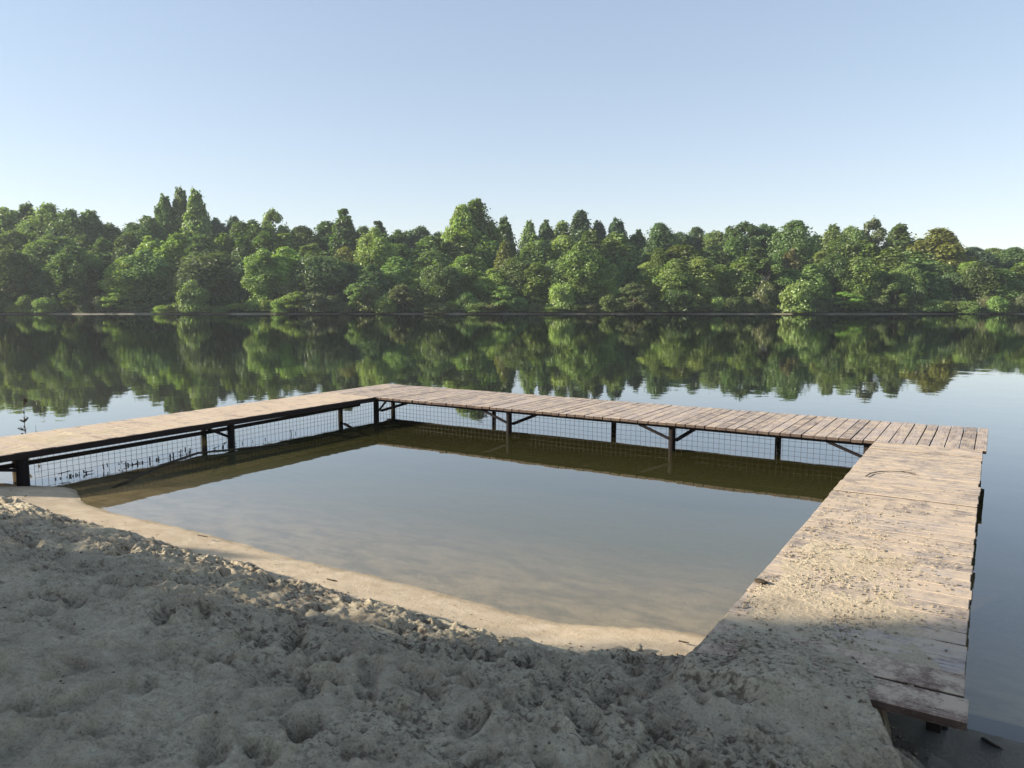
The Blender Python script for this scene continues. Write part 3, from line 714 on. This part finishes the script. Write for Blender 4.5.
# shrubs at the water's edge
px=-25; sr=random.Random(31)
SC=['mid green','grey green','fresh green','mid green','pale green','olive green','fresh green','pale green']
while px<1060:
    big=sr.random()<.3
    T(px,(286 if big else 299)+sr.uniform(-6,7),sr.uniform(124.5,126.8),(26 if big else 20)*sr.uniform(.8,1.3),'loose' if big and sr.random()<.45 else 'bush',sr.choice(SC),'edge')
    px+=sr.uniform(10,19)
# pale bare tree
x,zt=at_depth(763,278,127.3); r=random.Random(9); X0,Y0=cw(x,127.3); dead=empty('dead_tree',(X0,Y0,.2))
q=MB(); q2=MB()
for k in range(5):
    p=Vector((r.uniform(-.7,.7),r.uniform(-.3,.3),0)); d=Vector((r.uniform(-.18,.18),0,1))
    tgt=q
    for s in range(7):
        e=p+d*(zt/7)*r.uniform(.75,1.05); rr=.085*(1-s*.11); q.bar(p,e,rr,n=6,r2=rr*.88)
        for b in range(2):
            a=r.uniform(0,6.28); f=e+Vector((math.cos(a)*.7,math.sin(a)*.4,r.uniform(.2,.8))); q2.bar(e,f,.03,n=5,r2=.012)
            q2.bar(f,f+Vector((r.uniform(-.4,.4),0,r.uniform(.1,.5))),.018,n=4,r2=.008)
        p=e; d=Vector((d.x+r.uniform(-.12,.12),r.uniform(-.1,.1),1))
q.build('trunk',M_PALE,dead,True); q2.build('branches',M_PALE,dead)
tag(dead,'pale bare many-stemmed dead tree at the foot of the wood on the far bank','tree')

# understorey mass behind the first trees
r=np.random.default_rng(77); n=26000
xx=r.uniform(-105,105,n); yy=124.7+r.uniform(0,1,n)**1.3*16; 
hh=r.uniform(0,1,n)**.7*(.6+1.6*sst(124.7,128,yy)+1.2*sst(128,136,yy))*(.7+.5*perlin(xx*.25,yy*.3,88)+.3)
zz=np.clip((yy-124)*.35,-2,.26)+np.clip(yy-125,0,2)*.25+sst(130,168,yy)*4.2+hh
c_,s_=math.cos(-A32),math.sin(-A32)
P=np.stack([CAM[0]+xx*c_-yy*s_,CAM[1]+xx*s_+yy*c_,zz],1)
# (cw uses the same rotation)
P=np.array([(*cw(a,b),c) for a,b,c in zip(xx,yy,zz)])
nn=unit(n,r)+np.array([0,0,.5]); nn/=np.linalg.norm(nn,axis=1,keepdims=True); t=np.cross(nn,unit(n,r)); t/=np.linalg.norm(t,axis=1,keepdims=True); b=np.cross(nn,t)
s=(.42*r.uniform(.6,1.4,n))[:,None]
V=np.stack([P-t*s*.7,P-b*s*.45,P+t*s*.7,P+b*s*.45],1).reshape(-1,3)
u=mesh_np('undergrowth',V,np.arange(len(V)).reshape(-1,4),M_LEAF); u.color=(.10,.15,.045,1)
tag(u,'tangled low undergrowth along the far bank beneath the trees',kind='stuff')

# trees on this shore, out of the frame to the left: they throw the shade over the beach
SH=[]
def shade_tree(u,v,H,Rr,kind,colour,k):
    var=k%3; cm,tm,H0,R0,used=get_proto(kind,var)
    z,_,_=base_height(np.array([float(u)]),np.array([float(v)]))
    root=empty(NAMES[kind],(u,v,float(z[0])-.1),k*1.3); root.scale=(Rr/R0,Rr/R0,H/H0)
    c=cm.copy(); t=tm.copy(); COL.objects.link(c); COL.objects.link(t); c.parent=root; t.parent=root; c.color=(.06,.10,.025,1)
    SH.append(root); return root
VB=lambda u:-7.15-math.tan(R(SUN_AZ))*(8-u)
for k,(u,v,H,Rr,kind) in enumerate([(-13,VB(-13)-3.6,12,4.,'round'),(-9.0,VB(-9)-3.2,11,3.6,'round'),(-17.5,VB(-17.5)-4.0,13.5,4.4,'round'),(-5.5,VB(-5.5)-5.2,9,3.0,'round'),(-23,VB(-23)-4.3,14.5,4.6,'round'),(-7,-7.15-math.tan(R(SUN_AZ))*8-3.75,5.4,2.9,'round'),(-8.5,-7.15-math.tan(R(SUN_AZ))*12.5-3.8,6.6,2.9,'oval')]):
    s=shade_tree(u,v,H,Rr,kind,'mid green',k)
    tag(s,'leafy shore tree %s'%['third farthest of the row beside the beach','second in the row beside the beach','fourth of the row beside the beach','first in the row nearest the sand','farthest and tallest of the row beside the beach','low and rounded at the water side of the row','low and upright at the water side of the row'][k],'tree','trees on the near shore')


# labels that single each tree out
LM=[(5,'left frame edge'),(180,'three tall spires'),(212,'big round willow'),(343,'pointed tall cone tree'),(470,'tall bright tree'),(581,'dark tall spires'),(763,'pale dead tree'),(938,'golden topped tree'),(1020,'right frame edge')]
ORD=['first','second','third','fourth','fifth','sixth','seventh','eighth','ninth','tenth','eleventh','twelfth']
SPECIAL={}
KN={'round':'rounded','oval':'upright','spiky':'spiky-topped','cone':'conical','willow':'billowing','loose':'thin','bush':'bushy'}
RN={'skyline':'skyline tree','middle':'middle-row tree','front':'front tree','edge':'waterline shrub'}
for row in RN:
    L_=[t for t in ALLT if t['row']==row]; L_.sort(key=lambda t:t['px'])
    cnt={}
    def near(t): return min(range(len(LM)),key=lambda i:abs(LM[i][0]-t['px']))
    for side in (1,-1):
        cnt={}
        for t in sorted(L_,key=lambda t:abs(t['px']-LM[near(t)][0])):
            i=near(t); sd=1 if t['px']>=LM[i][0] else -1
            if sd!=side: continue
            k=cnt.get(i,0); cnt[i]=k+1
            if i in (0,): k_='right of'; 
            word='right' if sd>0 else 'left'
            lm=LM[i][1]
            t['lab']=f"{t['colour']} {KN[t['kind']]} {RN[row]}, {ORD[min(k,11)]} to the {word} of the {lm}"
    for t in L_:
        tag(t['o'],t['lab'],'shrub' if row=='edge' else 'tree','%s on the far bank'%{'skyline':'trees standing on the skyline','middle':'trees in the middle of the wood','front':'trees at the front of the wood','edge':'shrubs at the waterline'}[row])
        if row=='edge': t['o'].name='shrub'
for t in ALLT:
    p=t['px']; nm=None
    if t['row']=='skyline':
        nm={164:'leftmost of the three tall spires rising above the wood',179:'middle and highest of the three tall spires above the wood',195:'rightmost of the three tall spires rising above the wood',343:'tall dark pointed conical tree on the skyline left of centre',477:'tall bright yellow-green tree rising highest at the centre of the wood',581:'tallest of the dark spiky trees right of the centre skyline',938:'golden topped rounded tree on the skyline near the right end'}
    elif t['row']=='front': nm={212:'big round grey-green willow at the front left of the wood',322:'grey-green billowing willow at the bank below the pointed cone tree'}
    elif t['row']=='middle': nm={505:'orange-yellow tinted tree in the middle of the wood',792:'russet brown tinted tree in the middle right of the wood',345:'golden yellow tree at mid height below the pointed cone tree'}
    if nm:
        for q_,l in nm.items():
            if abs(p-q_)<1.2: t['o']['label']=l

# ------------------------------------------------------------------ light, sky, camera
SUN_EL=R(21.0)
sdir=np.array([-math.cos(R(SUN_AZ)),-math.sin(R(SUN_AZ))])     # horizontal direction towards the sun
sv=Vector((sdir[0]*math.cos(SUN_EL),sdir[1]*math.cos(SUN_EL),math.sin(SUN_EL)))
sl=bpy.data.lights.new('sun','SUN'); sl.energy=5.0; sl.angle=R(.6); sl.color=(1.0,.89,.74)
so=bpy.data.objects.new('sun',sl); COL.objects.link(so); so.rotation_euler=sv.to_track_quat('Z','Y').to_euler(); so.location=(-20,-10,30)
w=bpy.data.worlds.new('World'); sc.world=w; w.use_nodes=True; nt=w.node_tree; bg=nt.nodes['Background']
sky=nt.nodes.new('ShaderNodeTexSky'); sky.sky_type='NISHITA'; sky.sun_disc=False; sky.sun_elevation=SUN_EL
sky.sun_rotation=math.atan2(sdir[0],sdir[1])
sky.air_density=1.0; sky.dust_density=.15; sky.ozone_density=1.3; sky.altitude=0
tint=nt.nodes.new('ShaderNodeMix'); tint.data_type='RGBA'; tint.blend_type='MULTIPLY'; tint.inputs['Factor'].default_value=1; tint.inputs['B'].default_value=(1.0,.975,1.05,1)
nt.links.new(sky.outputs[0],tint.inputs['A']); gm=nt.nodes.new('ShaderNodeGamma'); gm.inputs[1].default_value=.60
nt.links.new(tint.outputs['Result'],gm.inputs[0]); nt.links.new(gm.outputs[0],bg.inputs[0]); bg.inputs[1].default_value=.15
cd=bpy.data.cameras.new('camera'); cam=bpy.data.objects.new('camera',cd); COL.objects.link(cam); sc.camera=cam
cam.location=(CAM[0],CAM[1],H_EYE); cam.rotation_euler=(math.pi/2-PIT,0,-A32)
cd.sensor_width=36; cd.lens=F/1024*36; cd.clip_start=.05; cd.clip_end=5000
vs=sc.view_settings; vs.view_transform='Standard'; vs.look='None'; vs.gamma=1; vs.use_curve_mapping=False; vs.exposure=EXPO
sc.cycles.use_denoising=True; sc.cycles.max_bounces=8; sc.cycles.transparent_max_bounces=16; sc.cycles.sample_clamp_indirect=4; sc.cycles.caustics_reflective=False
try: sc.cycles.denoiser='OPENIMAGEDENOISE'
except Exception: pass

# humid morning air
HZ=MB(); HZ.box((0,0,11),(960,960,36)); hz=HZ.build('haze'); hm,hn,ho=mat('haze_air'); pv=hn.nodes.new('ShaderNodeVolumePrincipled')
pv.inputs['Color'].default_value=(.86,.92,1,1); pv.inputs['Density'].default_value=.00034; pv.inputs['Anisotropy'].default_value=.2
hn.links.new(pv.outputs[0],ho.inputs['Volume']); hz.data.materials.append(hm); tag(hz,'thin pale haze over the lake',kind='stuff')
